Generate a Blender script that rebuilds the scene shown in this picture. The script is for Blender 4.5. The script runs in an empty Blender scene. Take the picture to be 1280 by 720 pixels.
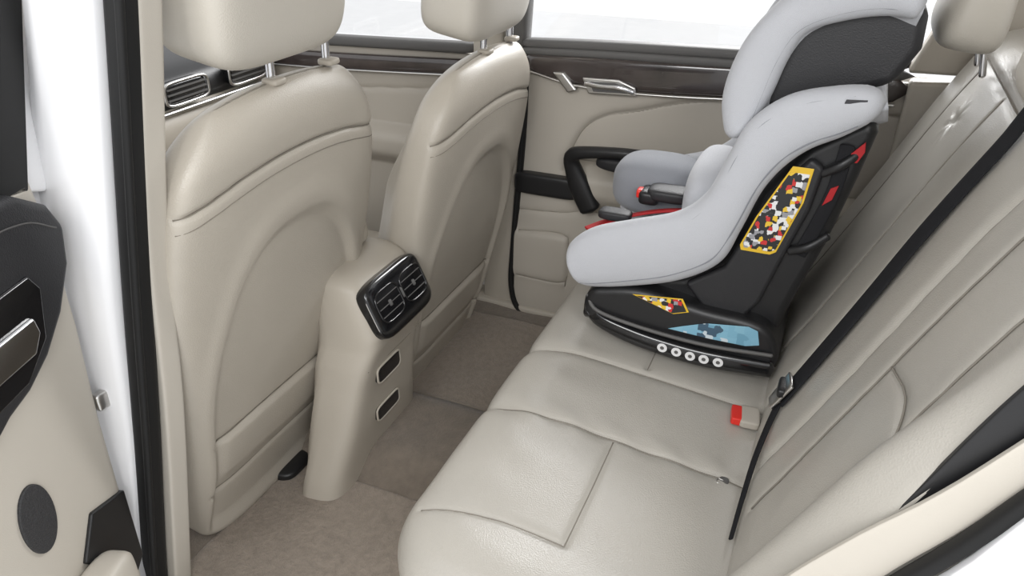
import bpy, bmesh, math
import numpy as np
from mathutils import Vector, Matrix

# ------------------------------------------------------------ materials
def new_mat(name, col, rough=.5, metal=0., bump=0., bscale=300., coat=0., var=0., vscale=6., sheen=0., bump2=0., b2scale=20., spec=.5):
    m = bpy.data.materials.new(name); m.use_nodes = True
    nt = m.node_tree; b = nt.nodes['Principled BSDF']
    b.inputs['Base Color'].default_value = (*col, 1)
    b.inputs['Roughness'].default_value = rough
    b.inputs['Metallic'].default_value = metal
    b.inputs['Coat Weight'].default_value = coat
    b.inputs['Sheen Weight'].default_value = sheen
    b.inputs['Specular IOR Level'].default_value = spec
    tc = nt.nodes.new('ShaderNodeTexCoord')
    last = None
    if bump > 0:
        v = nt.nodes.new('ShaderNodeTexVoronoi'); v.inputs['Scale'].default_value = bscale
        nt.links.new(tc.outputs['Object'], v.inputs['Vector'])
        bp = nt.nodes.new('ShaderNodeBump'); bp.inputs['Strength'].default_value = bump
        bp.inputs['Distance'].default_value = .001
        nt.links.new(v.outputs['Distance'], bp.inputs['Height'])
        last = bp
    if bump2 > 0:
        n2 = nt.nodes.new('ShaderNodeTexNoise'); n2.inputs['Scale'].default_value = b2scale
        n2.inputs['Detail'].default_value = 3
        nt.links.new(tc.outputs['Object'], n2.inputs['Vector'])
        bp2 = nt.nodes.new('ShaderNodeBump'); bp2.inputs['Strength'].default_value = bump2
        bp2.inputs['Distance'].default_value = .01
        nt.links.new(n2.outputs['Fac'], bp2.inputs['Height'])
        if last: nt.links.new(last.outputs['Normal'], bp2.inputs['Normal'])
        last = bp2
    if last: nt.links.new(last.outputs['Normal'], b.inputs['Normal'])
    if var > 0:
        n = nt.nodes.new('ShaderNodeTexNoise'); n.inputs['Scale'].default_value = vscale
        n.inputs['Detail'].default_value = 4
        nt.links.new(tc.outputs['Object'], n.inputs['Vector'])
        r = nt.nodes.new('ShaderNodeValToRGB')
        r.color_ramp.elements[0].position = .3; r.color_ramp.elements[1].position = .7
        r.color_ramp.elements[0].color = (*[c*(1-var) for c in col], 1)
        r.color_ramp.elements[1].color = (*[min(1, c*(1+var)) for c in col], 1)
        nt.links.new(n.outputs['Fac'], r.inputs['Fac'])
        nt.links.new(r.outputs['Color'], b.inputs['Base Color'])
    return m
def print_mat(name, scale, cols):
    m = bpy.data.materials.new(name); m.use_nodes = True
    nt = m.node_tree; b = nt.nodes['Principled BSDF']; b.inputs['Roughness'].default_value=.4
    tc = nt.nodes.new('ShaderNodeTexCoord')
    v = nt.nodes.new('ShaderNodeTexVoronoi'); v.distance='CHEBYCHEV'; v.inputs['Scale'].default_value=scale
    sep = nt.nodes.new('ShaderNodeSeparateColor'); r = nt.nodes.new('ShaderNodeValToRGB')
    r.color_ramp.interpolation='CONSTANT'
    while len(r.color_ramp.elements)<len(cols): r.color_ramp.elements.new(.5)
    for i,c in enumerate(cols):
        r.color_ramp.elements[i].position=i/len(cols); r.color_ramp.elements[i].color=(*c,1)
    nt.links.new(tc.outputs['Object'],v.inputs['Vector']); nt.links.new(v.outputs['Color'],sep.inputs['Color'])
    nt.links.new(sep.outputs[0],r.inputs['Fac']); nt.links.new(r.outputs['Color'],b.inputs['Base Color'])
    return m
K=(.02,.02,.022); Wt=(.75,.75,.75); Rd=(.55,.03,.03); Gy=(.3,.3,.32); Yl=(.75,.5,.04)

M = {}
M['leather']  = new_mat('beige_leather', (.430,.393,.335), .34, bump=.3, bscale=450, var=.03, bump2=.08, b2scale=14)
M['leather2'] = new_mat('rear_seat_leather', (.425,.402,.360), .30, bump=.3, bscale=450, var=.03, bump2=.09, b2scale=12)
M['plasticb'] = new_mat('beige_plastic', (.420,.381,.322), .45, bump=.15, bscale=700)
M['panel']    = new_mat('door_panel_beige', (.43,.395,.342), .5, bump=.15, bscale=600)
M['cream']    = new_mat('cream_trim', (.51,.473,.412), .5, bump=.1, bscale=600)
M['creamh']   = new_mat('cream_headrest_leather', (.50,.468,.410), .38, bump=.25, bscale=450)
M['carpet']   = new_mat('carpet_taupe', (.18,.150,.120), .95, bump=.6, bscale=500, var=.12, vscale=40, sheen=.2, bump2=.3, b2scale=140)
M['mat']      = new_mat('mat_taupe', (.255,.214,.174), .95, bump=.7, bscale=350, var=.12, vscale=60, sheen=.2, bump2=.4, b2scale=120)
M['black']    = new_mat('black_plastic', (.012,.012,.013), .4, bump=.1, bscale=600)
M['gloss']    = new_mat('gloss_black', (.008,.008,.009), .15, coat=.5)
M['rubber']   = new_mat('black_rubber', (.010,.010,.010), .6, spec=.3)
M['blackl']   = new_mat('black_leather', (.018,.018,.020), .5, bump=.3, bscale=500)
M['web']      = new_mat('belt_webbing', (.02,.02,.022), .9, bump=.4, bscale=900, spec=.1)
M['chrome']   = new_mat('chrome', (.75,.75,.76), .15, metal=1)
M['satin']    = new_mat('satin_metal', (.62,.61,.59), .3, metal=1)
M['white']    = new_mat('white_paint', (.84,.84,.85), .25, coat=.6)
M['wood']     = new_mat('dark_wood_trim', (.045,.036,.034), .15, coat=.7, var=.4, vscale=9)
M['gray']     = new_mat('light_gray_fabric', (.48,.49,.52), .85, bump=.5, bscale=900, sheen=.2)
M['gray2']    = new_mat('mid_gray_fabric', (.24,.25,.275), .85, bump=.5, bscale=900, sheen=.2)
M['red']      = new_mat('red_webbing', (.38,.010,.014), .7)
M['redb']     = new_mat('red_button', (.72,.03,.02), .35)
M['yellow']   = new_mat('sticker_yellow', (.75,.48,.03), .4)
M['stick']    = new_mat('sticker_white', (.75,.75,.75), .4)
M['stickk']   = new_mat('sticker_black', (.03,.03,.035), .4)
M['print1']   = print_mat('sticker_pictograms', 120, [K,Wt,K,Rd,K,K,Gy,Yl,K,Wt])
M['blueprint']= print_mat('sticker_blue_print', 60, [(.20,.42,.55),(.22,.45,.58),(.15,.34,.46),(.55,.63,.67),(.20,.42,.55),(.05,.10,.15),(.23,.46,.58),(.21,.43,.56)])
M['thread']   = new_mat('seam_thread', (.19,.17,.138), .85)
M['thread2']  = new_mat('rear_seam_thread', (.22,.20,.17), .85)
M['ground']   = new_mat('studio_white', (.85,.85,.85), .9, var=.02)
M['speaker']  = new_mat('speaker_grille', (.03,.03,.032), .6, bump=1., bscale=400)
M['grayp']    = new_mat('dark_gray_trim', (.10,.097,.094), .6)
M['headl']    = new_mat('headliner', (.62,.59,.55), .9)
g = bpy.data.materials.new('window_glass'); g.use_nodes = True
nt = g.node_tree; nt.nodes.clear()
o_ = nt.nodes.new('ShaderNodeOutputMaterial'); mx = nt.nodes.new('ShaderNodeMixShader')
tr = nt.nodes.new('ShaderNodeBsdfTransparent'); gl = nt.nodes.new('ShaderNodeBsdfGlossy'); gl.inputs['Roughness'].default_value=.02
mx.inputs[0].default_value=.06
nt.links.new(tr.outputs[0],mx.inputs[1]); nt.links.new(gl.outputs[0],mx.inputs[2]); nt.links.new(mx.outputs[0],o_.inputs[0])
M['glass']=g

# ------------------------------------------------------------ helpers
COL = bpy.context.scene.collection
WL = {}
def thing(name, label, cat, loc=(0,0,0), group=None, parent=None):
    e = bpy.data.objects.new(name, None); COL.objects.link(e)
    e.empty_display_size=.05; e.location = loc
    if label: e['label']=label
    if cat and parent is None: e['category']=cat
    if group: e['group']=group
    WL[e.name]=Vector(loc)
    if parent is not None:
        e.parent=parent; e.location=Vector(loc)-WL[parent.name]
    return e
def make(name, verts, faces, mat, parent=None, smooth=True, label=None, cat=None):
    me = bpy.data.meshes.new(name)
    me.from_pydata([tuple(map(float,v)) for v in verts], [], [tuple(int(i) for i in f) for f in faces])
    me.validate(); me.update()
    me.materials.append(M[mat] if isinstance(mat,str) else mat)
    if smooth:
        me.polygons.foreach_set('use_smooth',[True]*len(me.polygons))
    ob = bpy.data.objects.new(name, me); COL.objects.link(ob)
    if parent is not None:
        ob.parent = parent
        ob.location = -WL[parent.name]
    if label: ob['label']=label
    bm=bmesh.new(); bm.from_mesh(me); bmesh.ops.recalc_face_normals(bm,faces=bm.faces); bm.to_mesh(me); bm.free()
    return ob
def cr(pts, n):
    p=np.array(pts,float)
    if len(p)==2:
        t=np.linspace(0,1,n)[:,None]; return p[0]*(1-t)+p[1]*t
    e=np.vstack([2*p[0]-p[1],p,2*p[-1]-p[-2]])
    out=[]; m=len(p)-1; dens=40
    for i in range(m):
        a,b,c,d=e[i],e[i+1],e[i+2],e[i+3]
        for t in np.linspace(0,1,dens,endpoint=(i==m-1)):
            out.append(.5*((2*b)+(-a+c)*t+(2*a-5*b+4*c-d)*t*t+(-a+3*b-3*c+d)*t**3))
    out=np.array(out)
    L=np.concatenate([[0],np.cumsum(np.linalg.norm(np.diff(out,axis=0),axis=1))])
    s=np.linspace(0,L[-1],n)
    return np.stack([np.interp(s,L,out[:,k]) for k in range(out.shape[1])],1)
def crp(pts,n):
    p=np.array(pts,float); e=np.vstack([2*p[0]-p[1],p,2*p[-1]-p[-2]]); m=len(p)-1
    out=[]
    for tt in np.linspace(0,m,n):
        i=min(int(tt),m-1); t=tt-i; a,b,c,d=e[i],e[i+1],e[i+2],e[i+3]
        out.append(.5*((2*b)+(-a+c)*t+(2*a-5*b+4*c-d)*t*t+(-a+3*b-3*c+d)*t**3))
    return np.array(out)
def dpoly(x,y,poly):
    P=np.stack([x,y],-1); d=np.full(x.shape,1e9); poly=np.array(poly,float)
    for a,b in zip(poly[:-1],poly[1:]):
        ab=b-a; t=np.clip(((P-a)@ab)/max(1e-12,ab@ab),0,1)
        q=P-(a+t[...,None]*ab); d=np.minimum(d,np.sqrt((q**2).sum(-1)))
    return d
def groove(x,y,polys,w=.004,dep=.005,w2=.022,dep2=.005):
    r=np.zeros(x.shape)
    for p in polys:
        d=dpoly(x,y,cr(p,40) if len(p)>2 else p)
        r=np.minimum(r,-(dep*np.exp(-(d/w)**2)+dep2*np.exp(-(d/w2)**2)))
    return r
def sstep(a,b,x):
    t=np.clip((x-a)/(b-a),0,1); return t*t*(3-2*t)
def gridfaces(nu,nv,wrapu=False):
    f=[]
    for i in range(nu if wrapu else nu-1):
        i2=(i+1)%nu
        for j in range(nv-1):
            f.append((i*nv+j,i2*nv+j,i2*nv+j+1,i*nv+j+1))
    return f
def normals(P):
    du=np.gradient(P,axis=0); dv=np.gradient(P,axis=1)
    n=np.cross(du,dv); return n/np.maximum(1e-9,np.linalg.norm(n,axis=-1,keepdims=True))
def sheet(name,P,mat,parent=None,thick=0.,offset=-1,label=None,cat=None):
    nu,nv=P.shape[:2]
    ob=make(name,P.reshape(-1,3),gridfaces(nu,nv),mat,parent,label=label,cat=cat)
    if thick:
        s=ob.modifiers.new('s','SOLIDIFY'); s.thickness=thick; s.offset=offset
    return ob
def loft(name,rings,mat,parent=None,label=None,cat=None,closed=False,smooth=True):
    R=np.array(rings); m,n=R.shape[:2]
    v=list(R.reshape(-1,3)); f=[]
    for i in range(m if closed else m-1):
        i2=(i+1)%m
        for j in range(n):
            j2=(j+1)%n
            f.append((i*n+j,i*n+j2,i2*n+j2,i2*n+j))
    if not closed:
        for k,ri in ((0,0),(m-1,m-1)):
            c=len(v); v.append(R[ri].mean(0))
            for j in range(n):
                f.append((ri*n+j,ri*n+(j+1)%n,c))
    return make(name,v,f,mat,parent,smooth,label,cat)
def sell(n,p=2.,a=1.,b=1.):
    t=np.linspace(0,2*np.pi,1201)
    c,s=np.cos(t),np.sin(t)
    x=a*np.sign(c)*np.abs(c)**(2/p); y=b*np.sign(s)*np.abs(s)**(2/p)
    L=np.concatenate([[0],np.cumsum(np.hypot(np.diff(x),np.diff(y)))])
    q=np.linspace(0,L[-1],n+1)[:-1]
    return np.stack([np.interp(q,L,x),np.interp(q,L,y)],1)
def sweep(name,path,ra,rb,mat,parent=None,up=(0,1,0),n=16,p=2.4,N=40,label=None,cat=None,param=False,roundend=True):
    P=cr(path,N) if not param else np.array(path,float)
    N=len(P)
    T=np.gradient(P,axis=0); T/=np.linalg.norm(T,axis=1,keepdims=True)
    ra=np.interp(np.linspace(0,1,N),np.linspace(0,1,len(ra)),ra) if hasattr(ra,'__len__') else np.full(N,ra)
    rb=np.interp(np.linspace(0,1,N),np.linspace(0,1,len(rb)),rb) if hasattr(rb,'__len__') else np.full(N,rb)
    S=sell(n,p); rings=[]
    up=np.array(up,float)
    for i in range(N):
        u=up-T[i]*(up@T[i]); u/=np.linalg.norm(u); a=np.cross(T[i],u)
        rings.append(P[i]+S[:,:1]*a*ra[i]+S[:,1:]*u*rb[i])
    if roundend:
        pre=[];post=[]
        for k in (0.,.5,.87):
            sc=math.sqrt(1-(1-k)**2) if k>0 else .05
            e=min(ra[0],rb[0])*(1-k)
            pre.append(P[0]-T[0]*e+(rings[0]-P[0])*max(sc,.05))
            e=min(ra[-1],rb[-1])*(1-k)
            post.append(P[-1]+T[-1]*e+(rings[-1]-P[-1])*max(sc,.05))
        rings=pre+rings+post[::-1]
    return loft(name,rings,mat,parent,label,cat)
def tube(name,path,r,mat,parent=None,N=40,n=10,label=None,cat=None,closed=False,up=(0,.13,.99)):
    if closed:
        path=list(path)+[path[0]]
        P=np.array(path,float)
        L=np.concatenate([[0],np.cumsum(np.linalg.norm(np.diff(P,axis=0),axis=1))])
        s=np.linspace(0,L[-1],N+1)[:-1]
        P=np.stack([np.interp(s,L,P[:,k]) for k in range(3)],1)
        T=np.roll(P,-1,0)-np.roll(P,1,0); T/=np.linalg.norm(T,axis=1,keepdims=True)
        S=sell(n,2.); rings=[]; upv=np.array(up,float)
        for i in range(N):
            u=upv-T[i]*(upv@T[i]); u/=max(1e-6,np.linalg.norm(u)); a=np.cross(T[i],u)
            rings.append(P[i]+S[:,:1]*a*r+S[:,1:]*u*r)
        return loft(name,rings,mat,parent,label,cat,closed=True)
    return sweep(name,path,r,r,mat,parent,up=up,n=n,p=2.,N=N,label=label,cat=cat)
def stitches(name,Q,A,B,mask,polys,parent,r=.0012,up=(.3,.2,1),step=.006,mat='thread'):
    q=Q[mask]; a=A[mask]; b=B[mask]
    for pl in polys:
        pl=np.array(pl,float); L=np.linalg.norm(np.diff(pl,axis=0),axis=1).sum()
        c=cr(pl,max(8,int(L/step)))
        pts=[]
        for (x,y) in c:
            d=(a-x)**2+(b-y)**2; i=np.argpartition(d,6)[:6]
            if d[i].min()>.012**2: continue
            w=1/(d[i]+1e-7); pts.append((q[i]*w[:,None]).sum(0)/w.sum())
        if len(pts)<6: continue
        p=np.array(pts)
        for _ in range(3): p[1:-1]=(p[:-2]+2*p[1:-1]+p[2:])/4
        sweep(name,p,r,r,mat,parent,up=up,n=6,p=2.,param=True,roundend=False)
def rbox(name,c,h,mat,parent=None,p=5.,n=14,R=None,warp=None,label=None,cat=None):
    g=np.linspace(-1,1,n+1); v=[];f=[]; idx={}
    def add(q):
        k=tuple(np.round(q,6))
        if k not in idx: idx[k]=len(v); v.append(np.array(q,float))
        return idx[k]
    for ax in range(3):
        for sg in (-1,1):
            for i in range(n):
                for j in range(n):
                    q=[]
                    for (a,b) in ((g[i],g[j]),(g[i+1],g[j]),(g[i+1],g[j+1]),(g[i],g[j+1])):
                        w=[0,0,0]; w[ax]=sg; w[(ax+1)%3]=a; w[(ax+2)%3]=b; q.append(add(w))
                    f.append(q)
    V=np.array(v)
    V=V/((np.abs(V)**p).sum(1,keepdims=True))**(1/p)
    if warp is not None: V=warp(V)
    V=V*np.array(h)
    if R is not None: V=V@np.array(R).T
    V=V+np.array(c)
    return make(name,V,f,mat,parent,label=label,cat=cat)
def box(name,c,h,mat,parent=None,R=None,bev=.002,label=None,cat=None):
    V=np.array([[x,y,z] for x in(-1,1) for y in(-1,1) for z in(-1,1)],float)*np.array(h)
    if R is not None: V=V@np.array(R).T
    V=V+np.array(c)
    ob=make(name,V,[(0,1,3,2),(4,6,7,5),(0,4,5,1),(2,3,7,6),(0,2,6,4),(1,5,7,3)],mat,parent,smooth=False,label=label,cat=cat)
    if bev:
        b=ob.modifiers.new('b','BEVEL'); b.width=bev; b.segments=3
    return ob
def prism(name,poly,ext,mat,parent=None,bev=.005,seg=4,label=None,cat=None,smooth=True):
    P=np.array(poly,float); n=len(P); ext=np.array(ext,float)
    v=list(P)+list(P+ext)
    f=[tuple(range(n)),tuple(range(2*n-1,n-1,-1))]+[(i,(i+1)%n,n+(i+1)%n,n+i) for i in range(n)]
    ob=make(name,v,f,mat,parent,smooth=False,label=label,cat=cat)
    if bev:
        b=ob.modifiers.new('b','BEVEL'); b.width=bev; b.segments=seg; b.limit_method='ANGLE'; b.angle_limit=math.radians(40)
    ob.data.polygons.foreach_set('use_smooth',[smooth]*len(ob.data.polygons))
    if smooth:
        w=ob.modifiers.new('w','WEIGHTED_NORMAL'); w.keep_sharp=False
    return ob
def xz(pts,y): return [(a,y,b) for a,b in pts]
def closedcr(pts,n):
    p=list(pts); return cr(p+[p[0]],n+1)[:-1]
def ribbon(name,A,B,ythick,y,mat,parent,N=70,n=28,p=2.6,label=None,endround=.012):
    a=crp(A,N);b=crp(B,N); S=sell(n,p); rings=[]
    for i in range(N):
        c=(a[i]+b[i])/2; h=(b[i]-a[i])/2
        t=i/(N-1); k=min(1,math.sqrt(max(0.002,1-max(0,1-t/.05)**2)),math.sqrt(max(0.002,1-max(0,1-(1-t)/.05)**2)))
        rings.append(np.stack([c[0]+S[:,0]*h[0]*k, y+S[:,1]*ythick*k, c[1]+S[:,0]*h[1]*k],1))
    return loft(name,rings,mat,parent,label=label)

# ============================================================ GROUND
gnd=make('floor',[(-9,-9,-.38),(9,-9,-.38),(9,9,-.38),(-9,9,-.38)],[(0,1,2,3)],'ground')
gnd['kind']='structure'; gnd['label']='plain white studio ground beneath the car'

# ============================================================ CAR BODY
body=thing('car','white car with beige cabin trim and its rear door open','car',(-.3,1.27,-.05))
xs=np.linspace(-2.2,.1,160); ys=np.linspace(.60,1.95,120)
X_,Y_=np.meshgrid(xs,ys,indexing='ij')
def floorz(X,Y):
    return .055*sstep(1.02,1.12,Y)*(1-sstep(1.28,1.38,Y))+.004*np.sin(X*23)*np.sin(Y*19)-.01+.10*sstep(-.56,-.44,X)
sheet('carpet_floor',np.stack([X_,Y_,floorz(X_,Y_)],-1),'carpet',body,thick=.02,label='taupe cut-pile carpet')
rbox('sill_trim',(-.42,.60,-.005),(.62,.035,.03),'plasticb',body,p=6)
rbox('sill_trim',(-.30,1.91,-.005),(.75,.05,.03),'plasticb',body,p=6)
prism('added_roof_panel',[(-1.35,.80,1.34),(1.1,.84,1.34),(1.1,1.80,1.34),(-1.35,1.80,1.34)],(0,0,.04),'headl',body,bev=.01,label='unseen car roof with light headliner, added to shade the cabin')  # roof is out of view, added to block overhead ambient light
# near B pillar
bt=[(-.988,.655,-.03),(-.965,.662,.09),(-.906,.687,.45),(-.871,.707,.75),(-.826,.750,1.09),(-.800,.775,1.33)]
sweep('pillar_trim',bt,.012,.020,'cream',body,up=(0,1,0),p=8,n=40,label='flat beige pillar trim')
sweep('pillar_seal',[(-1.000,.615,-.05),(-.980,.62,.09),(-.922,.645,.42),(-.882,.672,.70),(-.832,.718,1.08),(-.80,.745,1.33)],.016,.018,'rubber',body,up=(0,1,0),p=4)
tube('pillar_seal_bead',[(-.982,.597,-.05),(-.962,.602,.09),(-.905,.627,.42),(-.866,.654,.70),(-.816,.700,1.08),(-.785,.727,1.33)],.006,'rubber',body,up=(1,0,0))
sweep('pillar_panel',[(-1.09,.61,-.05),(-1.065,.615,.09),(-1.005,.64,.42),(-.965,.66,.70),(-.905,.705,1.08),(-.87,.73,1.33)],[.075,.07,.060,.052],.030,'white',body,up=(0,1,0),p=5,label='white painted door pillar')
rbox('door_hinge',(-.955,.612,.50),(.008,.014,.015),'satin',body,p=5,label='metal door hinge')
# far B pillar
sweep('pillar_trim',[(-.86,1.91,-.03),(-.855,1.925,.3),(-.845,1.935,.75)],.055,.03,'plasticb',body,up=(0,1,0),p=5)
sweep('pillar_trim',[(-.825,1.95,.74),(-.80,1.93,1.0),(-.77,1.90,1.34)],.03,.03,'grayp',body,up=(0,1,0),p=5,label='dark gray upper pillar trim')
sweep('pillar_trim',[(-.905,1.945,.74),(-.885,1.925,1.0),(-.86,1.895,1.34)],.045,.025,'cream',body,up=(0,1,0),p=5,label='beige upper pillar trim')
sweep('door_seal',[(-.78,1.905,.74),(-.785,1.90,.56),(-.805,1.885,.24),(-.808,1.875,.08),(-.77,1.87,-.0),(-.66,1.86,-.01),(-.3,1.86,-.01)],.009,.012,'rubber',body,up=(0,1,0),N=70)
sweep('pillar_trim',[(-1.72,1.93,.70),(-1.55,1.90,.95),(-1.3,1.84,1.25)],.035,.03,'grayp',body,up=(0,1,0),p=5)
# near quarter
sweep('quarter_trim_dark',[(.07,.664,.51),(.115,.666,.585),(.158,.668,.672),(.209,.670,.786),(.275,.68,.92),(.35,.71,1.12)],[.004,.012,.022,.030,.034,.04],.004,'black',body,up=(0,1,0),p=10,n=40,label='black side trim strip')
sweep('quarter_trim',[(-.02,.652,.29),(.062,.652,.487),(.124,.652,.602),(.174,.654,.678),(.218,.657,.757),(.296,.670,.905),(.38,.70,1.12)],[.032,.033,.025,.016,.014,.018],.0035,'cream',body,up=(0,1,0),p=12,n=48,label='flat cream side trim')
sweep('quarter_seal',[(-.095,.640,-.02),(-.005,.640,.245),(.097,.640,.478),(.149,.640,.577),(.194,.641,.657),(.233,.643,.738),(.312,.655,.883),(.405,.68,1.12)],.008,.010,'rubber',body,up=(0,1,0),p=3)
sweep('quarter_body_panel',[(-.063,.632,-.05),(.027,.632,.218),(.130,.632,.441),(.182,.632,.541),(.230,.632,.632),(.266,.634,.718),(.344,.642,.862),(.438,.664,1.12)],.034,.008,'white',body,up=(0,1,0),p=8,n=32,label='white painted wheel arch edge')
sweep('quarter_outer_seal',[(.00,.618,-.05),(.085,.618,.20),(.178,.618,.41),(.230,.618,.508),(.278,.618,.60),(.315,.621,.69),(.39,.628,.83)],.005,.005,'rubber',body,up=(0,1,0),p=3)
prism('quarter_trim',xz([(.14,-.02),(.14,.80),(.95,.86),(.95,-.02)],1.89),(0,.05,0),'panel',body,bev=.01)
prism('rear_pillar_trim',xz([(.13,.82),(.30,1.33),(1.0,1.33),(.95,.84)],1.88),(0,.05,0),'plasticb',body,bev=.01)
rbox('parcel_shelf',(.68,1.27,.80),(.25,.60,.02),'panel',body,p=8)
prism('seat_riser',xz([(-.43,.0),(-.455,.24),(.05,.28),(.15,.0)],.70),(0,1.14,0),'carpet',body,bev=.02)

# ============================================================ REAR BENCH
bench=thing('rear_bench_seat','beige leather rear bench seat with stitched seams','car seat',(-.2,1.24,.0))
def bench_sweep(name,prof,y0,y1,dispf,mat,parent,ny,nx,rnd=.05,ctr=(0,0),sh=.55,warp=None):
    pr=cr(prof,nx); ys=np.linspace(y0,y1,ny)
    P=np.zeros((ny,nx,3))
    e=np.minimum(ys-y0,y1-ys)/rnd; e=np.clip(e,0,1)
    k=np.sqrt(np.clip(1-(1-e)**2,0,1))
    for i in range(ny):
        P[i,:,0]=ctr[0]+(pr[:,0]-ctr[0])*(1-(1-k[i])*.16)
        P[i,:,2]=ctr[1]+(pr[:,1]-ctr[1])*(1-(1-k[i])*sh)
        P[i,:,1]=ys[i]
    if warp is not None: P=warp(P)
    N=normals(P)
    s=np.sign((N[...,0]*(P[...,0]-ctr[0])+N[...,2]*(P[...,2]-ctr[1])).mean())
    D=dispf(P)
    Q=P+N*s*D[...,None]
    nu,nv=ny,nx
    v=list(Q.reshape(-1,3)); f=gridfaces(nu,nv)
    f+= [(i*nv,(i+1)*nv,(i+1)*nv+nv-1,i*nv+nv-1) for i in range(nu-1)]
    for r in (0,nu-1):
        f.append(tuple(r*nv+j for j in range(nv)))
    make(name,v,f,mat,parent)
    return P.reshape(-1,3),Q.reshape(-1,3)
cprof=[(-.435,.11),(-.465,.17),(-.494,.235),(-.508,.288),(-.490,.327),(-.435,.343),(-.35,.343),(-.25,.335),(-.12,.324),(0.0,.312),(.05,.29),(.06,.22)]
cs_split=[[(-.6,1.035),(.1,1.02)],[(-.6,1.245),(.1,1.235)]]
cs_fine=[[(-.245,.765),(-.243,.9),(-.245,1.02)],[(-.478,.745),(-.36,.765),(-.245,.765)],
        [(-.245,1.26),(-.245,1.45),(-.245,1.74)],[(-.48,1.74),(.02,1.74)]]
def cwarp(P):
    P=P.copy(); y=P[...,1]; x=P[...,0]
    P[...,0]=x+.09*np.clip((.78-y)/.17,0,1)**2*(1-sstep(-.45,-.15,x))
    return P
def cdisp(P):
    x,y,z=P[...,0],P[...,1],P[...,2]; top=sstep(.12,.24,z)
    g=groove(x,y,cs_split,w=.0045,dep=.005,w2=.016,dep2=.003)
    g=np.minimum(g,groove(x,y,cs_fine,w=.004,dep=.0035,w2=.012,dep2=.002))
    nose=1-sstep(-.46,-.38,x)
    g=g-nose*(.003*np.exp(-((y-1.035)/.025)**2)+.003*np.exp(-((y-1.245)/.025)**2))
    bul=.005*np.exp(-((y-.90)/.11)**2)*np.exp(-((x+.37)/.11)**2)+.004*np.exp(-((y-1.14)/.08)**2)*np.exp(-((x+.30)/.2)**2)
    bul=bul+.004*np.exp(-((y-.90)/.12)**2)*np.exp(-((x+.12)/.11)**2)
    bul=bul+.007*np.exp(-((y-.69)/.06)**2)
    wr=.0009*np.sin(y*60+3*np.sin(x*14))*np.exp(-((x+.40)/.07)**2)+.0016*np.sin(x*70+2*np.sin(y*30))*np.exp(-((y-1.03)/.03)**2)
    return (g+bul+wr)*top
P0,Q0=bench_sweep('seat_cushion',cprof,.605,1.855,cdisp,'leather2',bench,310,220,rnd=.06,ctr=(-.2,.20),sh=.50,warp=cwarp)
msk=(P0[:,2]>.28)&(P0[:,0]<.03)
stitches('seam_stitching',Q0,P0[:,0],P0[:,1],msk,cs_split+cs_fine,bench,mat='thread2')
bprof=[(.055,.20),(.01,.25),(-.012,.31),(.004,.37),(.038,.44),(.115,.61),(.19,.78),(.235,.87),(.262,.915),(.305,.94),(.36,.935),(.40,.90),(.40,.75),(.33,.5)]
bs_split=[[(1.03,.33),(1.042,.6),(1.055,.92)],[(1.24,.33),(1.25,.6),(1.265,.92)]]
bs_fine=[[(.735,.36),(.750,.5),(.778,.62),(.79,.74),(.80,.89)],
        [(.925,.36),(.938,.5),(.948,.66),(.950,.80),(.955,.89)],
        [(.782,.655),(.85,.672),(.945,.650)],
        [(1.40,.36),(1.415,.6),(1.43,.89)],[(1.70,.36),(1.70,.6),(1.70,.89)],
        [(.69,.892),(1.04,.900)],[(1.29,.900),(1.83,.895)]]
def bdisp(P):
    x,y,z=P[...,0],P[...,1],P[...,2]; front=(x<.32)*sstep(.26,.33,z)*(1-sstep(.92,.94,z))
    g=groove(y,z,bs_split,w=.0045,dep=.006,w2=.013,dep2=.005)
    g=np.minimum(g,groove(y,z,bs_fine,w=.004,dep=.0035,w2=.011,dep2=.002))
    bul=.028*np.exp(-((y-.712)/.042)**2)*(1-sstep(.62,.86,z))*sstep(.24,.36,z)+.010*np.exp(-((y-.72)/.045)**2)
    bul=bul+.004*np.exp(-((y-1.145)/.08)**2)+.004*np.exp(-((y-1.33)/.07)**2)
    bul=bul+.005*np.exp(-((y-.86)/.06)**2)*np.exp(-((z-.50)/.10)**2)
    dy=y-1.58; dz=z-.81; r=np.sqrt(dy*dy+dz*dz); th=np.arctan2(dz,dy)
    bul=bul-.008*np.exp(-(r/.012)**2)-.0014*np.sin(th*7)*np.exp(-((r-.024)/.016)**2)
    return (g+bul)*front
P0,Q0=bench_sweep('seat_backrest',bprof,.675,1.85,bdisp,'leather2',bench,300,240,rnd=.05,ctr=(.22,.60),sh=.08)
msk=(P0[:,2]>.30)&(P0[:,0]<.30)
stitches('seam_stitching',Q0+np.array([-.0022,0,.001]),P0[:,1],P0[:,2],msk,bs_split+bs_fine,bench,r=.0014,up=(-.9,.1,.4),mat='thread2')
def hr_warp(V):
    V=V.copy(); V[:,1]*= (1-.10*(V[:,2]>0)*V[:,2]**2)
    V[:,0]*= (1-.20*V[:,2]); return V
Rr=Matrix.Rotation(math.radians(6),3,'Y')
for i,(hx,yc,w,hz,hd) in enumerate(((.285,.845,.135,1.03,.058),(.280,1.150,.120,1.035,.058),(.190,1.60,.140,1.030,.050))):
    rbox('headrest',(hx,yc,hz),(hd,w,.090),'creamh',bench,p=4.,n=24,R=Rr,warp=hr_warp,label='cream leather head restraint')
    for dy in (-.045,.045):
        tube('headrest_post',[(hx+.035,yc+dy,.90),(hx+.02,yc+dy,.98)],.006,'chrome',bench,N=6)
rbox('anchor_recess',(-.050,1.0,.3155),(.009,.028,.003),'grayp',bench,p=4,label='small dark child seat anchor recess')
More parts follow.
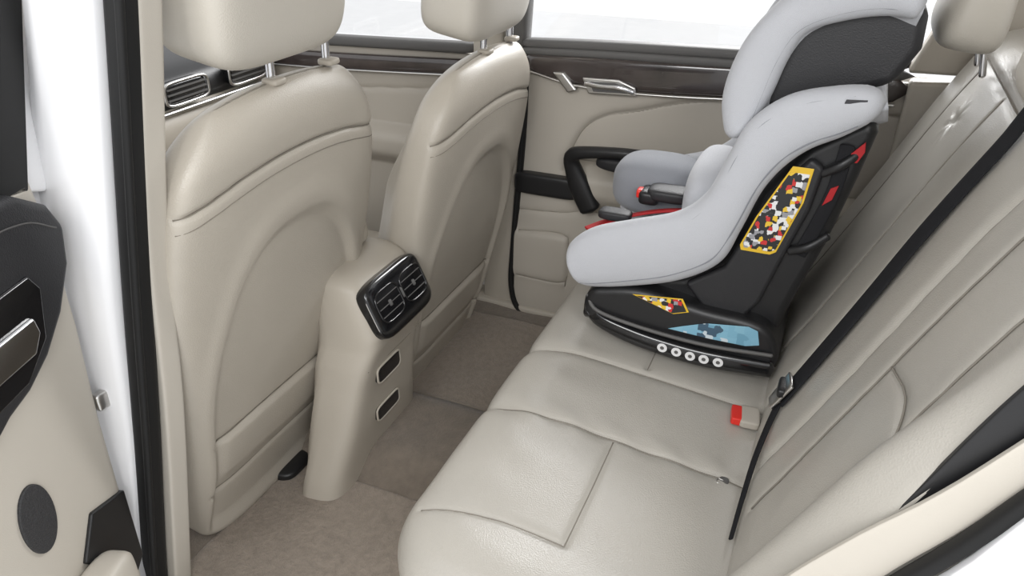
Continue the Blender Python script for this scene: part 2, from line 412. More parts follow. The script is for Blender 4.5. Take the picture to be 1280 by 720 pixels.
for dy in(-.018,.010):
    tube('anchor_loop',[(-.050,1.0+dy-.003,.317),(-.060,1.0+dy-.003,.3195),(-.060,1.0+dy+.007,.3195),(-.050,1.0+dy+.007,.317)],.0013,'satin',bench,N=16,up=(0,0,1))

# ============================================================ SEAT BELT
belt=thing('seat_belt','black seat belt running down the rear backrest to a metal tongue','seat belt',(.03,1.17,.40))
def bp(z,off=.020):
    zs=[.31,.37,.44,.61,.78,.87,.915]; xs_=[-.012,.004,.038,.115,.19,.235,.262]
    return np.interp(z,zs,xs_)-off
pts=[(bp(.415,.014),1.146,.415),(bp(.5,.015),1.156,.5),(bp(.62,.015),1.174,.62),(bp(.75,.015),1.194,.75),(bp(.88,.015),1.215,.88),(.262,1.228,.948),(.335,1.24,.966),(.40,1.245,.95)]
sweep('belt_webbing',pts,.0215,.0014,'web',belt,up=(-.86,-.16,.42),p=6,n=12)
sweep('belt_tongue',[(bp(.450,.021),1.153,.455),(bp(.40,.021),1.145,.405)],[.026,.018],.004,'satin',belt,up=(-.88,-.1,.42),p=4,N=8,label='metal belt tongue')
rbox('tongue_cover',(bp(.435,.025),1.151,.438),(.008,.024,.010),'black',belt,p=4)
sweep('lap_webbing_and_crease_shade',[(bp(.41,.014),1.140,.41),(bp(.385,.012),1.09,.388),(bp(.365,.012),1.03,.365),(-.015,.95,.342),(-.018,.88,.332)],[.008,.006,.004],.0016,'web',belt,up=(-.7,-.2,.6),p=6,n=12)  # lap belt, drawn on as a dark strip for shade in the crease
buck=thing('seat_belt_buckle','belt buckle with a square red release button on the cushion','seat belt buckle',(-.03,1.19,.335))
Rb=Matrix.Rotation(math.radians(4),3,'Y')@Matrix.Rotation(math.radians(8),3,'Z')
rbox('buckle_body',(-.034,1.187,.331),(.018,.026,.008),'panel',buck,p=7,R=Rb)
rbox('release_button',(-.054,1.184,.332),(.013,.022,.008),'redb',buck,p=8,R=Rb,label='red release button')

# ============================================================ FRONT SEATS
L1=(-1.03,1.0,.0)
fseat=thing('front_seat','beige leather front seat back with arched shell and map pocket','car seat',L1,'front seats')
T=np.array([.2316,0,.9728]); Nn=np.array([.9728,0,-.2316]); B0=np.array([-1.03,.986,.075]); Hs=.87; SX=.070
nr=340
vv=np.concatenate([np.linspace(0,.93,215),.93+.07*np.sin(np.linspace(0,1,42)[1:]*np.pi/2)])
rings=[]; YY=[];SS=[];RR=[]
Wk=[(0,.200),(.12,.216),(.3,.238),(.5,.264),(.68,.280),(.80,.276),(.88,.262),(.94,.238),(1.0,.19)]
fs_seams=[[(-.258,.722),(-.13,.756),(0,.766),(.13,.756),(.258,.722)],[(-.200,.222),(-.1,.230),(0,.232),(.1,.230),(.200,.222)],[(-.20,.082),(0,.090),(.20,.082)],
          [(-.262,.700),(-.13,.733),(0,.743),(.13,.733),(.262,.700)]]
for v in vv:
    W=np.mean([np.interp(np.clip(v+d,0,1),[a for a,b in Wk],[b for a,b in Wk]) for d in np.linspace(-.04,.04,9)])
    k=1.
    if v>.92: k=math.sqrt(max(.003,1-((v-.92)/.08)**2))
    if v<.04: k=.75+.25*math.sqrt(1-(1-v/.04)**2)
    S=sell(nr,3.8,W*(.78+.22*k if v>.9 else k),.075)
    y=S[:,0]; d=S[:,1]
    fr=np.interp(v,[0,.3,.7,.85,1],[.085,.085,.075,.065,.05])/.075
    rr=np.interp(v,[0,.25,.5,.8,1],[.056,.064,.062,.050,.042])/.075
    dd=np.where(d>0,d*rr,d*fr)*k
    s=(Hs+SX)*v-SX-.030*(y/.24)**2*v
    rear=sstep(.0,.02,dd)
    sy=np.abs(y)
    aw=.224-.03*(1-sstep(.1,.45,s))
    f=((sy/aw)**2.5+(np.clip(s-.16,0,9)/.475)**2.5)**(1/2.5)
    disp=-.013*(1-sstep(.945,1.025,f))*sstep(-.05,.0,s)
    disp+= .004*np.exp(-((f-1.06)/.06)**2)
    gr=groove(y,s,fs_seams[:3],w=.004,dep=.005,w2=.010,dep2=.002)
    s0=.232-.25*y*y
    disp+= .009*(1-sstep(s0-.008,s0+.002,s))*sstep(.09,.14,s)*(1-sstep(.8,1.0,sy/.205))
    front=sstep(.0,.02,-dd)
    dd2=dd+rear*(disp+gr)-front*(.035*np.exp(-((sy-.19)/.045)**2)*(1-sstep(.55,.75,s)))
    y2=y-.022*(1-sstep(-.05,.50,s))
    Pq=B0+y2[:,None]*np.array([0,1,0])+s[:,None]*T+dd2[:,None]*Nn
    rings.append(Pq); YY.append(y);SS.append(s+0*y);RR.append(dd>.01)
loft('seat_backrest',rings,'leather',fseat)
Qf=np.array(rings).reshape(-1,3)
stitches('seam_stitching',Qf+Nn*.001,np.array(YY).ravel(),np.array(SS).ravel(),np.array(RR).ravel(),fs_seams[:3],fseat,r=.0014,up=(1,.1,0))
stitches('seam_stitching',Qf+Nn*.0002,np.array(YY).ravel(),np.array(SS).ravel(),np.array(RR).ravel(),fs_seams[3:],fseat,r=.0009,up=(1,.1,0))
rbox('seat_cushion',(-1.29,.945,.27),(.25,.185,.085),'leather',fseat,p=4,n=20)
rbox('seat_base',(-1.26,.945,.13),(.22,.165,.07),'plasticb',fseat,p=5)
for dy in(-.17,.09):
    box('seat_rail',(-1.27,1.0+dy,.022),(.18,.018,.018),'black',fseat)
rbox('underseat_dark_block',(-1.030,1.01,.020),(.075,.050,.013),'black',fseat,p=4)  # flat dark block tucked beneath the seat back
hC=B0+T*(Hs+.135)-Nn*.045
hc=thing('headrest',None,None,tuple(hC),parent=fseat)
Rh=Matrix.Rotation(math.radians(10),3,'Y')
def fh_warp(V):
    V=V.copy(); V[:,1]*=(1-.06*np.clip(-V[:,2],0,1)**2); return V
rbox('headrest_pad',hC+np.array([0,-.012,-.002]),(.075,.162,.100),'creamh',hc,p=4.8,n=34,R=Rh,warp=fh_warp)
for dy in(-.020,.128):
    p0=B0+T*(Hs-.03)+np.array([0,dy,0]); p1=B0+T*(Hs+.08)+np.array([0,dy,0])-Nn*.02
    tube('headrest_post',[p0,p1],.0075,'chrome',hc,N=6)
    rbox('post_collar',B0+T*(Hs+.000)+np.array([0,dy,0]),(.016,.016,.006),'plasticb',hc,p=4,n=6)
def copy_tree(src,parent):
    c=src.copy()
    COL.objects.link(c); c.parent=parent
    for ch in src.children: copy_tree(ch,c)
    return c
L2=(-1.03+.090,1.0+.600,-.065)
f2=fseat.copy(); COL.objects.link(f2); f2.location=L2
for ch in list(fseat.children): copy_tree(ch,f2)
f2['label']='beige leather front seat back beside the far closed doors'

# ============================================================ CENTRE CONSOLE
con=thing('center_console','beige centre console with rear air vents between the front seats','console',(-1.05,1.2,0))
zs=[-.02,.05,.15,.25,.295,.335,.36,.40,.435,.465,.478,.488]
rx=[-.825,-.820,-.806,-.796,-.787,-.776,-.774,-.790,-.806,-.822,-.845,-.89]
ya=[.925,.950,.995,1.032,1.048,1.068,1.074,1.080,1.086,1.093,1.102,1.118]
yb=[1.335,1.322,1.306,1.303,1.310,1.320,1.326,1.328,1.328,1.324,1.318,1.30]
zz=np.linspace(-.02,.488,80); rings=[]
for z in zz:
    r=np.interp(z,zs,rx);a=np.interp(z,zs,ya);b=np.interp(z,zs,yb)
    S=sell(160,10.,1,1)
    xx=(-1.5+r)/2+S[:,0]*(r+1.5)/2
    tt=1-sstep(-.97,-.90,xx)
    yy=(a+b)/2+S[:,1]*(b-a)/2
    yn=1.232+S[:,1]*.052
    rings.append(np.stack([xx,yy*(1-tt)+yn*tt,np.full(160,z)],1))
loft('console_body',rings,'plasticb',con)
rbox('armrest_lid',(-1.13,1.232,.515),(.24,.070,.035),'leather',con,p=4.5,n=20)
vc=np.array([-.798,1.205,.406]); vn=np.array([.915,0,.403]); vup=np.array([-.403,0,.915]); vy=np.array([0,1.,0])
RV=np.stack([vn,vy,vup],1)
def vp(a,b,c): return vc+vn*c+vy*a+vup*b
rbox('vent_panel',vp(0,0,.006),(.020,.106,.064),'gloss',con,p=5.5,n=18,R=RV,label='gloss black air vent panel')
rr_=sell(80,5.,.1045,.0625)
tube('vent_chrome_ring',[vp(a,b,.016) for a,b in rr_],.0015,'satin',con,N=120,closed=True,up=(.915,.01,.403),label='satin metal trim ring')
for sgn in(-1,1):
    q=sell(50,4.,.042,.034)
    tube('vent_opening',[vp(a+sgn*.048,b+.004,.0255) for a,b in q],.0022,'gloss',con,N=70,closed=True,up=(.915,.01,.403))
    for kx in(-.018,0,.018):
        box('vent_slat',vp(sgn*.048,.004+kx,.0248),(.002,.038,.0009),'grayp',con,R=RV,bev=0)
    rbox('vent_knob',vp(sgn*.048,.004,.027),(.003,.004,.007),'grayp',con,p=4,n=6,R=RV)
rbox('thumb_wheel',vp(0,.004,.026),(.004,.002,.012),'grayp',con,p=4,n=6,R=RV)
for z,x,hh in((.258,-.7935,.020),(.150,-.805,.018)):
    rbox('socket_slot',(x,1.150,z),(.006,.046,hh),'gloss',con,p=7,label='black socket recess')
    rr2=sell(40,6.,.046,hh)
    tube('slot_bezel',[(x+.004,1.150+a,z+b) for a,b in rr2],.0025,'plasticb',con,N=60,closed=True,up=(1,0.01,0))
tube('console_seam',[(-.792,1.075,.290),(-.788,1.20,.290),(-.792,1.295,.290)],.0014,'thread',con,N=20,up=(1,0,0))

# ============================================================ FAR REAR DOOR
dr=thing('car_door','closed beige rear door panel with wood trim and black pull handle','car door',(-.3,1.92,0),parent=body)
xs=np.linspace(-.80,.16,260); zs2=np.linspace(-.0,.79,220)
X_,Z_=np.meshgrid(xs,zs2,indexing='ij')
Yd=1.925-.045*(1-sstep(0,.75,Z_))
arm=sstep(.36,.44,Z_)*(1-sstep(.47,.50,Z_))*sstep(-.66,-.58,X_)
Yd=Yd-.055*arm
f1=[(-.665,.47),(-.655,.525),(-.619,.598),(-.56,.64),(-.480,.662),(-.262,.713),(.16,.72)]
cc=cr(f1,200); fz=np.interp(X_,cc[:,0],cc[:,1])
ins=sstep(-.004,.012,fz-Z_)*sstep(-.662,-.645,X_)*sstep(.46,.5,Z_)
Yd=Yd+.014*ins
fd_seams=[f1,[(-.79,.335),(-.66,.345),(-.5,.37),(.16,.40)],[(-.79,.13),(-.66,.13),(-.63,.16),(-.635,.24),(-.655,.28),(-.79,.27)]]
gd=groove(X_,Z_,fd_seams,w=.004,dep=.005,w2=.012,dep2=.003)
Yd=Yd-gd-.010*np.exp(-(np.clip(np.abs(Z_-.20)-.06,0,1)/.02)**2)*(X_<-.64)
Pd=np.stack([X_,Yd,Z_],-1)
sheet('door_panel',Pd,'panel',dr,thick=.02,offset=0)
Pf=Pd.reshape(-1,3)-np.array([0,.010,0])
stitches('seam_stitching',Pf,Pf[:,0],Pf[:,2],np.ones(len(Pf),bool),fd_seams,dr,up=(0,1,0.1),r=.0015)
prism('door_skin',xz([(-.83,-.05),(-.83,.78),(.2,.80),(.2,-.05)],1.955),(0,.03,0),'white',dr,bev=.005)
def strip(name,top,bot,y,th,mat,parent,label=None,N=50):
    return ribbon(name,top,bot,th,y,mat,parent,N=N,n=20,p=4,label=label)
strip('belt_molding',[(-.80,.815),(-.5,.828),(.15,.845)],[(-.80,.792),(-.5,.803),(.15,.818)],1.925,.022,'grayp',dr)
strip('belt_padding',[(-.80,.796),(-.5,.807),(.15,.820)],[(-.80,.775),(-.5,.785),(.15,.795)],1.918,.02,'grayp',dr)
strip('wood_trim',[(-.79,.780),(-.62,.786),(-.4,.793),(.15,.81)],[(-.775,.738),(-.62,.712),(-.38,.712),(.15,.745)],1.908,.012,'wood',dr,label='glossy dark wood trim strip')
tube('trim_line',[(-.775,1.898,.737),(-.62,1.896,.710),(-.38,1.896,.710),(.12,1.90,.743)],.003,'satin',dr,up=(0,1,0))
prism('handle_bezel',xz([(-.700,.742),(-.668,.744),(-.628,.700),(-.655,.690)],1.888),(0,.02,0),'satin',dr,bev=.006,label='satin metal handle wedge')
prism('handle_recess',xz([(-.618,.735),(-.52,.738),(-.475,.722),(-.470,.700),(-.60,.694)],1.893),(0,.01,0),'satin',dr,bev=.004)
prism('handle_cup',xz([(-.598,.726),(-.53,.730),(-.492,.718),(-.488,.706),(-.585,.702)],1.890),(0,.01,0),'grayp',dr,bev=.002)
sweep('release_handle',[(-.605,1.884,.722),(-.56,1.878,.720),(-.51,1.876,.722),(-.478,1.884,.712)],.006,.004,'chrome',dr,up=(0,1,0),label='chrome release lever')
sweep('armrest_pull',[(-.40,1.83,.572),(-.50,1.828,.568),(-.60,1.835,.552),(-.622,1.845,.53),(-.612,1.85,.49),(-.59,1.85,.44),(-.565,1.85,.395)],[.012,.013,.014,.016,.022,.03,.03],.016,'black',dr,up=(0,1,0),p=3,label='black armrest pull handle')
rbox('armrest_top',(-.25,1.845,.535),(.30,.035,.022),'blackl',dr,p=4)
rbox('trim_insert',(-.705,1.885,.427),(.095,.018,.031),'black',dr,p=6,label='black door trim insert')
prism('window_glass',xz([(-.79,.81),(-.79,1.30),(.25,1.30),(.12,.83)],1.935),(0,.004,0),'glass',dr,bev=0,label='clear side window glass')

# far front door
df=thing('car_door','closed beige front door panel with wood trim','car door',(-1.4,1.94,0),parent=body)
xs=np.linspace(-1.80,-.93,120); zs2=np.linspace(0,.755,100)
X_,Z_=np.meshgrid(xs,zs2,indexing='ij')
Yd=1.945-.04*(1-sstep(0,.7,Z_))-.05*sstep(.40,.46,Z_)*(1-sstep(.49,.53,Z_))
Yd=Yd-groove(X_,Z_,[[(-1.8,.60),(-1.4,.62),(-.93,.66)]],w=.005,dep=.005,w2=.01,dep2=.002)
sheet('door_panel',np.stack([X_,Yd,Z_],-1),'panel',df,thick=.02,offset=0)
strip('belt_molding',[(-1.80,.765),(-1.4,.775),(-.93,.790)],[(-1.80,.735),(-1.4,.745),(-.93,.760)],1.935,.022,'grayp',df)
strip('wood_trim',[(-1.80,.715),(-1.4,.725),(-.93,.745)],[(-1.80,.665),(-1.4,.675),(-.93,.70)],1.928,.014,'wood',df,label='glossy dark wood trim strip')
tube('trim_line',[(-1.8,1.914,.668),(-1.4,1.914,.678),(-.93,1.914,.702)],.003,'satin',df,up=(0,1,0))
prism('door_skin',xz([(-1.82,-.05),(-1.82,.74),(-.88,.76),(-.88,-.05)],1.97),(0,.03,0),'white',df,bev=.005)
prism('window_glass',xz([(-1.70,.77),(-1.30,1.28),(-.86,1.28),(-.86,.79)],1.955),(0,.004,0),'glass',df,bev=0,label='clear side window glass')

# ============================================================ DASHBOARD
dash=thing('dashboard','dark dashboard with satin-framed air vents and beige lower half','dashboard',(-1.8,1.27,.4))
def yloft(name,prof,y0,y1,mat,parent,n=60,label=None):
    pr=closedcr(prof,n); rings=[]
    for t in (0,.01,.03,1-.03,1-.01,1):
        y=y0+(y1-y0)*t; k={0:.90,.01:.97,1:.90,1-.01:.97}.get(t,1.)
        c=pr.mean(0); q=c+(pr-c)*k
        rings.append(np.stack([q[:,0],np.full(n,y),q[:,1]],1))
    return loft(name,rings,mat,parent,label=label)
yloft('dashboard_top',[(-1.62,.66),(-1.63,.715),(-1.70,.75),(-1.9,.775),(-2.2,.77),(-2.2,.62),(-1.9,.58),(-1.66,.62)],.68,1.86,'black',dash,label='soft black dashboard top')
yloft('dashboard_lower',[(-1.64,.42),(-1.60,.55),(-1.615,.635),(-1.7,.66),(-2.1,.62),(-2.1,.30),(-1.75,.30)],.70,1.85,'plasticb',dash)
for yc in (1.52,1.76):
    rbox('dash_vent',(-1.618,yc,.690),(.018,.075,.028),'gloss',dash,p=6)
    q=sell(50,5.,.078,.030)
    tube('vent_frame',[(-1.600,yc+a,.690+b) for a,b in q],.004,'satin',dash,N=70,closed=True,up=(1,.01,0))
    for dz in(-.014,0,.014):
        box('vent_slat',(-1.600,yc,.690+dz),(.004,.070,.002),'grayp',dash,bev=0)
tube('dash_trim_line',[(-1.607,.75,.640),(-1.600,1.3,.645),(-1.605,1.83,.640)],.006,'satin',dash,up=(1,0,0))

# ============================================================ FLOOR MATS
def mat_obj(x0,x1,y0,y1,lab):
    e=thing('floor_mat',lab,'floor mat',((x0+x1)/2,(y0+y1)/2,0),'rear floor mats')
    xs=np.linspace(x0,x1,80); ys=np.linspace(y0,y1,70)
    X,Y=np.meshgrid(xs,ys,indexing='ij')
    Z=floorz(X,Y)+.014
    sheet('mat_pile',np.stack([X,Y,Z],-1),'mat',e,thick=.010)
    per=[(X[i,0],Y[i,0],Z[i,0]) for i in range(80)]+[(X[-1,j],Y[-1,j],Z[-1,j]) for j in range(1,70)]+[(X[i,-1],Y[i,-1],Z[i,-1]) for i in range(78,-1,-1)]+[(X[0,j],Y[0,j],Z[0,j]) for j in range(68,0,-1)]
    tube('mat_binding',per,.004,'carpet',e,N=200,closed=True,up=(.02,.03,1),label='stitched taupe edge binding')
mat_obj(-1.0,-.49,.655,1.03,'taupe carpet mat in the rear footwell by the open door')
mat_obj(-.93,-.49,1.36,1.80,'taupe carpet mat in the rear footwell by the closed door')

# ============================================================ CHILD SEAT
cs=thing('child_car_seat','light gray and black child car seat with red harness and stickers','child car seat',(-.17,1.52,.345))
SL=[(.069,.920),(.001,.913),(-.074,.890),(-.130,.839),(-.160,.763),(-.186,.699),(-.233,.654),(-.314,.623),(-.393,.592),(-.438,.553),(-.448,.515)]
SR=[(.077,.877),(.023,.835),(-.027,.804),(-.065,.763),(-.091,.714),(-.114,.640),(-.141,.569),(-.210,.516),(-.303,.482),(-.386,.463),(-.424,.470)]
for y in(1.325,1.715): ribbon('side_wing',SL,SR,.032,y,'gray',cs,label='padded light gray side wing',p=2.3)
sa=crp(SL,60);sb=crp(SR,60)
def wingpt(t,w,y):
    i=int(round(t*59)); q=sa[i]*(1-w)+sb[i]*w; return (q[0],y,q[1])
tube('wing_piping',[wingpt(t,.84,1.3015) for t in np.linspace(.06,.94,16)],.0024,'gray2',cs,N=90,up=(0,1,0),n=6)
tube('wing_piping',[wingpt(t,.18,1.3010) for t in np.linspace(.06,.94,16)],.0020,'gray2',cs,N=90,up=(0,1,0),n=6)
HL=[(-.170,.790),(-.185,.868),(-.167,.951),(-.126,1.018),(-.068,1.069),(.020,1.091),(.100,1.066)]
HR=[(-.130,.800),(-.103,.879),(-.087,.938),(-.064,.984),(-.008,1.007),(.047,1.017),(.093,1.014)]
for y in(1.365,1.675): ribbon('head_wing',HL,HR,.032,y,'gray',cs,label='padded light gray head wing',p=2.3)
ha=crp(HL,60);hb=crp(HR,60)
tube('wing_piping',[(ha[i][0]*.2+hb[i][0]*.8,1.3400,ha[i][1]*.2+hb[i][1]*.8) for i in range(4,56,4)],.0020,'gray2',cs,N=60,up=(0,1,0),n=6)
def hammock(name,A,B,y0,y1,depth,mat,w=0.5,thick=.03,nu=50,nv=80):
    a=crp(A,nv);b=crp(B,nv); c=a*(1-w)+b*w; d=b-a; d/=np.linalg.norm(d,axis=1,keepdims=True)
    u=np.linspace(-1,1,nu); P=np.zeros((nu,nv,3))
    for i in range(nu):
        k=depth*(1-abs(u[i])**3)
        q=c+d*k
        P[i,:,0]=q[:,0];P[i,:,2]=q[:,1];P[i,:,1]=(y0+y1)/2+u[i]*(y1-y0)/2
    return sheet(name,P,mat,cs,thick=thick,offset=0)
hammock('seat_pad',SL,SR,1.33,1.71,.055,'gray')
hammock('head_pad',HL,HR,1.365,1.675,.07,'gray',w=.6)
shell=[(-.40,.475),(-.213,.505),(-.142,.559),(-.116,.631),(-.092,.706),(-.027,.797),(.03,.84),(.062,.860),(.074,.835),(.060,.755),(.032,.62),(.012,.55),(-.008,.475),(-.02,.42),(-.10,.400),(-.188,.425),(-.26,.445)]
prism('seat_shell',xz(shell,1.350),(0,.340,0),'black',cs,bev=.018,seg=6,label='black plastic shell')
prism('shell_side_panel',xz([(-.205,.500),(-.135,.552),(-.105,.63),(-.08,.705),(-.02,.785),(.005,.770),(-.005,.69),(-.035,.585),(-.06,.49),(-.09,.44),(-.16,.45)],1.334),(0,.022,0),'blackl',cs,bev=.009,label='black side panel carrying the labels')
sweep('belt_path_strap',[(.032,1.346,.81),(.026,1.344,.73),(.010,1.344,.66),(-.008,1.346,.60)],.012,.003,'web',cs,up=(0,1,0),p=4)
sweep('belt_path_guard',[(.052,1.352,.80),(.030,1.340,.78),(.004,1.346,.76)],.008,.010,'black',cs,up=(0,1,0),p=3,N=14)
sweep('belt_path_guard',[(.030,1.352,.64),(.004,1.340,.62),(-.024,1.346,.605)],.008,.010,'black',cs,up=(0,1,0),p=3,N=14)
hsh=[(-.150,.84),(-.11,.99),(-.05,1.04),(.03,1.05),(.105,1.03),(.108,.968),(.080,.910),(-.02,.875),(-.091,.850)]
prism('headrest_shell',xz(hsh,1.372),(0,.296,0),'blackl',cs,bev=.018,seg=6,label='black headrest shell')
base=[(tuple(q)) for q in closedcr([(-.385,.462),(-.402,.435),(-.398,.400),(-.365,.374),(-.29,.358),(-.155,.349),(-.062,.349),(-.012,.362),(-.012,.41),(-.05,.455),(-.16,.464),(-.285,.480)],60)]
prism('seat_base',xz(base,1.308),(0,.424,0),'black',cs,bev=.018,seg=6,label='black plastic base')
sweep('base_skirt',[(-.392,1.328,.408),(-.36,1.312,.390),(-.27,1.303,.372),(-.15,1.299,.364),(-.02,1.304,.368)],[.014,.018,.019,.019,.017],.011,'gloss',cs,up=(0,1,0),p=3.4,n=24)
sweep('base_skirt',[(-.390,1.32,.398),(-.402,1.38,.402),(-.405,1.52,.404),(-.402,1.66,.402),(-.390,1.72,.398)],.014,.011,'gloss',cs,up=(0,0,1),p=3)
tube('base_rim',[(-.396,1.318,.440),(-.37,1.302,.418),(-.28,1.299,.402),(-.15,1.298,.394),(-.02,1.302,.400)],.004,'grayp',cs,up=(0,1,0))
def disc(name,c,r,th,mat,parent,n=24,label=None):
    t=np.linspace(0,2*np.pi,n,endpoint=False)
    return prism(name,[(c[0]+r*math.cos(a),c[1],c[2]+r*math.sin(a)) for a in t],(0,-th,0),mat,parent,bev=0,label=label,smooth=False)
for i,(x,z,yy_) in enumerate([(-.226,.372,1.2905),(-.197,.370,1.2895),(-.169,.368,1.289),(-.142,.368,1.289),(-.114,.368,1.2892)]):
    disc('indicator_dot',(x,yy_-.0008,z-.001),.010,.001,'stick',cs,label='white printed indicator circle')
    disc('indicator_mark',(x,yy_-.0019,z-.001),.004,.0004,'grayp',cs)
def plate(name,pts,y,mat,th=.0015,label=None,bev=.0006):
    return prism(name,xz(pts,y),(0,-th,0),mat,cs,bev=bev,seg=2,label=label,smooth=False)
s1=[(-.047,.768),(-.012,.768),(-.018,.705),(-.048,.602),(-.058,.595),(-.110,.595),(-.113,.605),(-.093,.665)]
plate('warning_sticker',s1,1.3335,'yellow',label='yellow bordered warning sticker')
c=np.array(s1).mean(0)
plate('sticker_face',[tuple(c+(np.array(q)-c)*.90) for q in s1],1.3318,'print1',label='printed pictogram panel')
plate('fabric_tag',[(-.078,.832),(-.070,.838),(-.118,.770),(-.124,.764)],1.2965,'stickk',label='small dark stitched fabric tag')
plate('fabric_tag',[(.012,.893),(.014,.900),(.045,.902),(.045,.894)],1.2965,'stickk',label='small dark stitched fabric tag')
s2=[(-.30,.470),(-.20,.482),(-.185,.455),(-.215,.444)]
plate('warning_sticker',s2,1.307,'yellow',label='small yellow and black sticker')
c=np.array(s2).mean(0); plate('sticker_face',[tuple(c+(np.array(q)-c)*.88) for q in s2],1.3053,'print1',label='printed pictogram panel')
s3=[(-.222,.408),(-.195,.420),(-.150,.438),(-.070,.450),(-.052,.444),(-.045,.414),(-.070,.406),(-.14,.405)]
plate('instruction_sticker',s3,1.3075,'blueprint',label='blue and white instruction sticker')
plate('red_strap',[(.040,.800),(.058,.822),(.060,.805),(.052,.785),(.038,.785)],1.344,'red',th=.004,label='red strap peeking from the shell')
plate('red_strap',[(.020,.735),(.032,.742),(.026,.715),(.012,.702)],1.341,'red',th=.003,label='red strap peeking from the shell')
sweep('harness_strap',[(-.18,1.47,.585),(-.23,1.46,.60),(-.30,1.455,.590),(-.38,1.44,.565),(-.43,1.40,.550)],.014,.003,'red',cs,up=(0,.2,1),p=4,label='red harness webbing')
sweep('harness_strap',[(-.10,1.60,.78),(-.15,1.59,.66),(-.24,1.56,.61),(-.30,1.53,.61)],.014,.003,'red',cs,up=(-1,0,.3),p=4,label='red harness webbing')
rbox('harness_pad',(-.285,1.50,.615),(.045,.030,.014),'blackl',cs,p=4)
rbox('harness_buckle',(-.325,1.50,.605),(.022,.028,.016),'black',cs,p=4)
rbox('harness_pad',(-.38,1.43,.58),(.035,.020,.010),'blackl',cs,p=4)
rbox('buckle_button',(-.345,1.495,.610),(.008,.014,.010),'redb',cs,p=4)
rbox('infant_insert',(-.33,1.60,.595),(.10,.075,.065),'gray2',cs,p=3,n=18,label='gray padded infant insert')
rbox('infant_insert',(-.20,1.52,.61),(.05,.13,.10),'gray',cs,p=3,n=18,label='light gray padded insert')

# ============================================================ OPEN NEAR REAR DOOR
O=np.array([-.95,.62,0]); dd_=np.array([.34,-.94,0]); dd_=dd_/np.linalg.norm(dd_); nn_=np.array([.94,.34,0]); nn_/=np.linalg.norm(nn_)
def dp(s,z,k=0.): return O+dd_*s+np.array([0,0,z])+nn_*k
door=thing('car_door','open white rear door with beige inner panel and black armrest','car door',tuple(dp(0,-.05)),parent=body)
zs2=np.linspace(-.14,.86,150); us=np.linspace(0,1,90)**1.6
edge=np.interp(zs2,[-.14,.05,.19,.287,.349,.488,.645,.746,.778,.86],[.10,.06,.045,.030,.030,.022,.004,0.0,-.004,.004])
P=np.zeros((90,150,3))
for i,u in enumerate(us):
    for j,z in enumerate(zs2):
        s=edge[j]+u*(.95-edge[j]); e=s-edge[j]
        k=-.022*(1-math.sqrt(max(0,1-max(0,1-e/.022)**2)))
        k+=.03*float(1-sstep(.12,.30,np.array(z)))*float(sstep(.04,.16,np.array(e)))
        P[i,j]=dp(s,z,k)
sheet('door_panel',P,'cream',door,thick=.012)
sk=[(-.05,-.16),(-.05,.86),(.96,.90),(.96,.1),(.8,-.16)]
prism('door_skin',[dp(s,z,-.035) for s,z in sk],tuple(-nn_*.05),'white',door,bev=.01)
top=[(-.002,.795),(.016,.832),(.072,.868),(.30,.880),(.95,.890),(.95,.62),(.25,.600),(.200,.620),(.155,.628),(.105,.650),(.055,.688),(0.012,.742)]
prism('door_topper',[dp(s,z,-.012) for s,z in top],tuple(nn_*.030),'blackl',door,bev=.013,seg=5,label='black padded armrest and sill')
tube('topper_stitching',[dp(s,z,.0188) for s,z in [(.02,.80),(.08,.832),(.2,.842),(.6,.847)]],.0012,'grayp',door,N=60,up=tuple(nn_))
prism('handle_bezel',[dp(s,z,.012) for s,z in [(.085,.745),(.100,.770),(.40,.775),(.40,.64),(.16,.645),(.105,.68)]],tuple(nn_*.010),'gloss',door,bev=.004)
prism('release_handle',[dp(s,z,.018) for s,z in [(.118,.698),(.122,.722),(.28,.728),(.28,.680),(.138,.676)]],tuple(nn_*.010),'chrome',door,bev=.004,label='chrome release handle')
t=np.linspace(0,2*np.pi,40,endpoint=False)
prism('speaker_grille',[dp(.208+.032*math.cos(a),.455+.056*math.sin(a),-.002) for a in t],tuple(nn_*.006),'speaker',door,bev=.002,label='oval black speaker grille')
prism('lower_trim',[dp(s,z,-.006) for s,z in [(.120,.375),(.040,.345),(.046,.204),(.07,.19),(.165,.318)]],tuple(nn_*.012),'black',door,bev=.003)
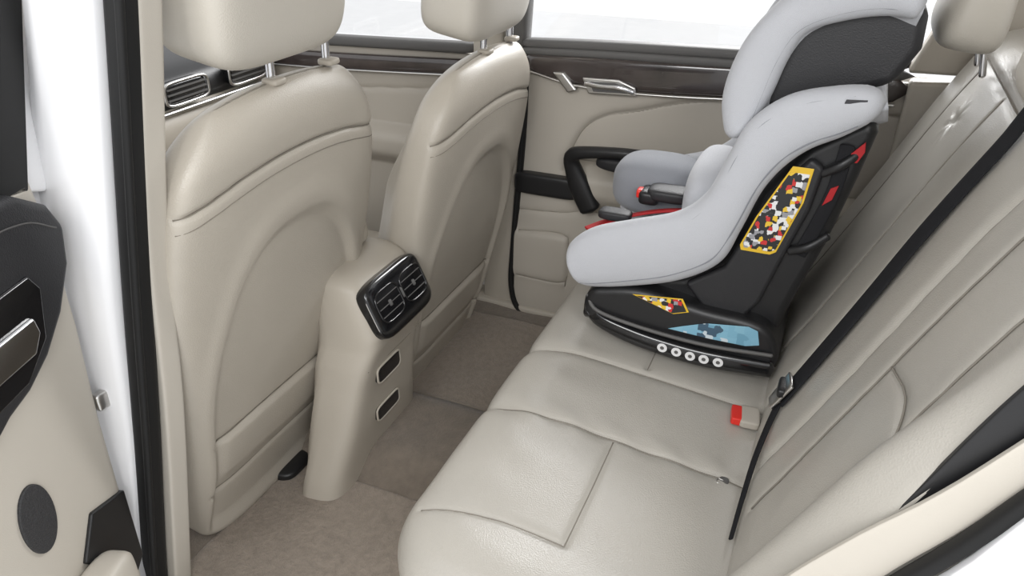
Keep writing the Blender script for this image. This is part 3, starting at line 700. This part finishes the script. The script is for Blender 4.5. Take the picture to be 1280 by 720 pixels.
rbox('door_pocket',dp(.30,.27,.03),(.18,.03,.05),'cream',door,p=5,R=np.stack([dd_,nn_,np.array([0,0,1])],1))
def bar(name,pts,k,th,mat):
    return prism(name,[dp(s,z,k) for s,z in pts],tuple(nn_*th),mat,door,bev=.004)
bar('window_frame',[(.085,.86),(-.03,1.07),(-.14,1.30),(-.17,1.30),(-.078,1.072),(.022,.85)],-.03,.03,'rubber')
bar('window_frame_outer',[(.024,.85),(-.076,1.072),(-.168,1.30),(-.24,1.30),(-.144,1.062),(-.032,.83)],-.05,.035,'white')
prism('window_glass',[dp(s,z,-.02) for s,z in [(.07,.87),(-.14,1.30),(.75,1.30),(.90,.89)]],tuple(nn_*.004),'glass',door,bev=0,label='clear side window glass')

# ============================================================ LIGHT, WORLD, CAMERA
w=bpy.data.worlds.new('studio'); bpy.context.scene.world=w; w.use_nodes=True
bg=w.node_tree.nodes['Background']; bg.inputs[0].default_value=(.975,.985,1,1); bg.inputs[1].default_value=1.18
def area(name,loc,target,size,power,col=(1,1,1)):
    l=bpy.data.lights.new(name,'AREA'); l.shape='SQUARE'; l.size=size; l.energy=power; l.color=col
    o=bpy.data.objects.new(name,l); COL.objects.link(o); o.location=loc
    o.rotation_euler=(Vector(target)-Vector(loc)).to_track_quat('-Z','Y').to_euler()
area('added_area_light',(.9,-1.0,2.0),(-.4,1.3,.3),.9,22)  # added fill light aimed in through the open near door
area('added_area_light',(-.6,-1.3,2.1),(.1,1.2,.5),1.0,34)  # added fill light to brighten the rear backrest
area('added_area_light',(-.2,3.6,1.8),(-.1,1.2,.3),1.4,105)  # added light beyond the far windows, outside the view
cam=bpy.data.cameras.new('camera'); co=bpy.data.objects.new('camera',cam); COL.objects.link(co)
cam.sensor_width=36; cam.lens=36*950/1280; cam.clip_start=.02
p=math.radians(29.5);yw=math.radians(23.3)
fwd=Vector((-math.sin(yw)*math.cos(p),math.cos(yw)*math.cos(p),-math.sin(p)))
co.location=(0,0,1.23); co.rotation_euler=fwd.to_track_quat('-Z','Y').to_euler()
bpy.context.scene.camera=co
bpy.context.scene.view_settings.view_transform='Standard'
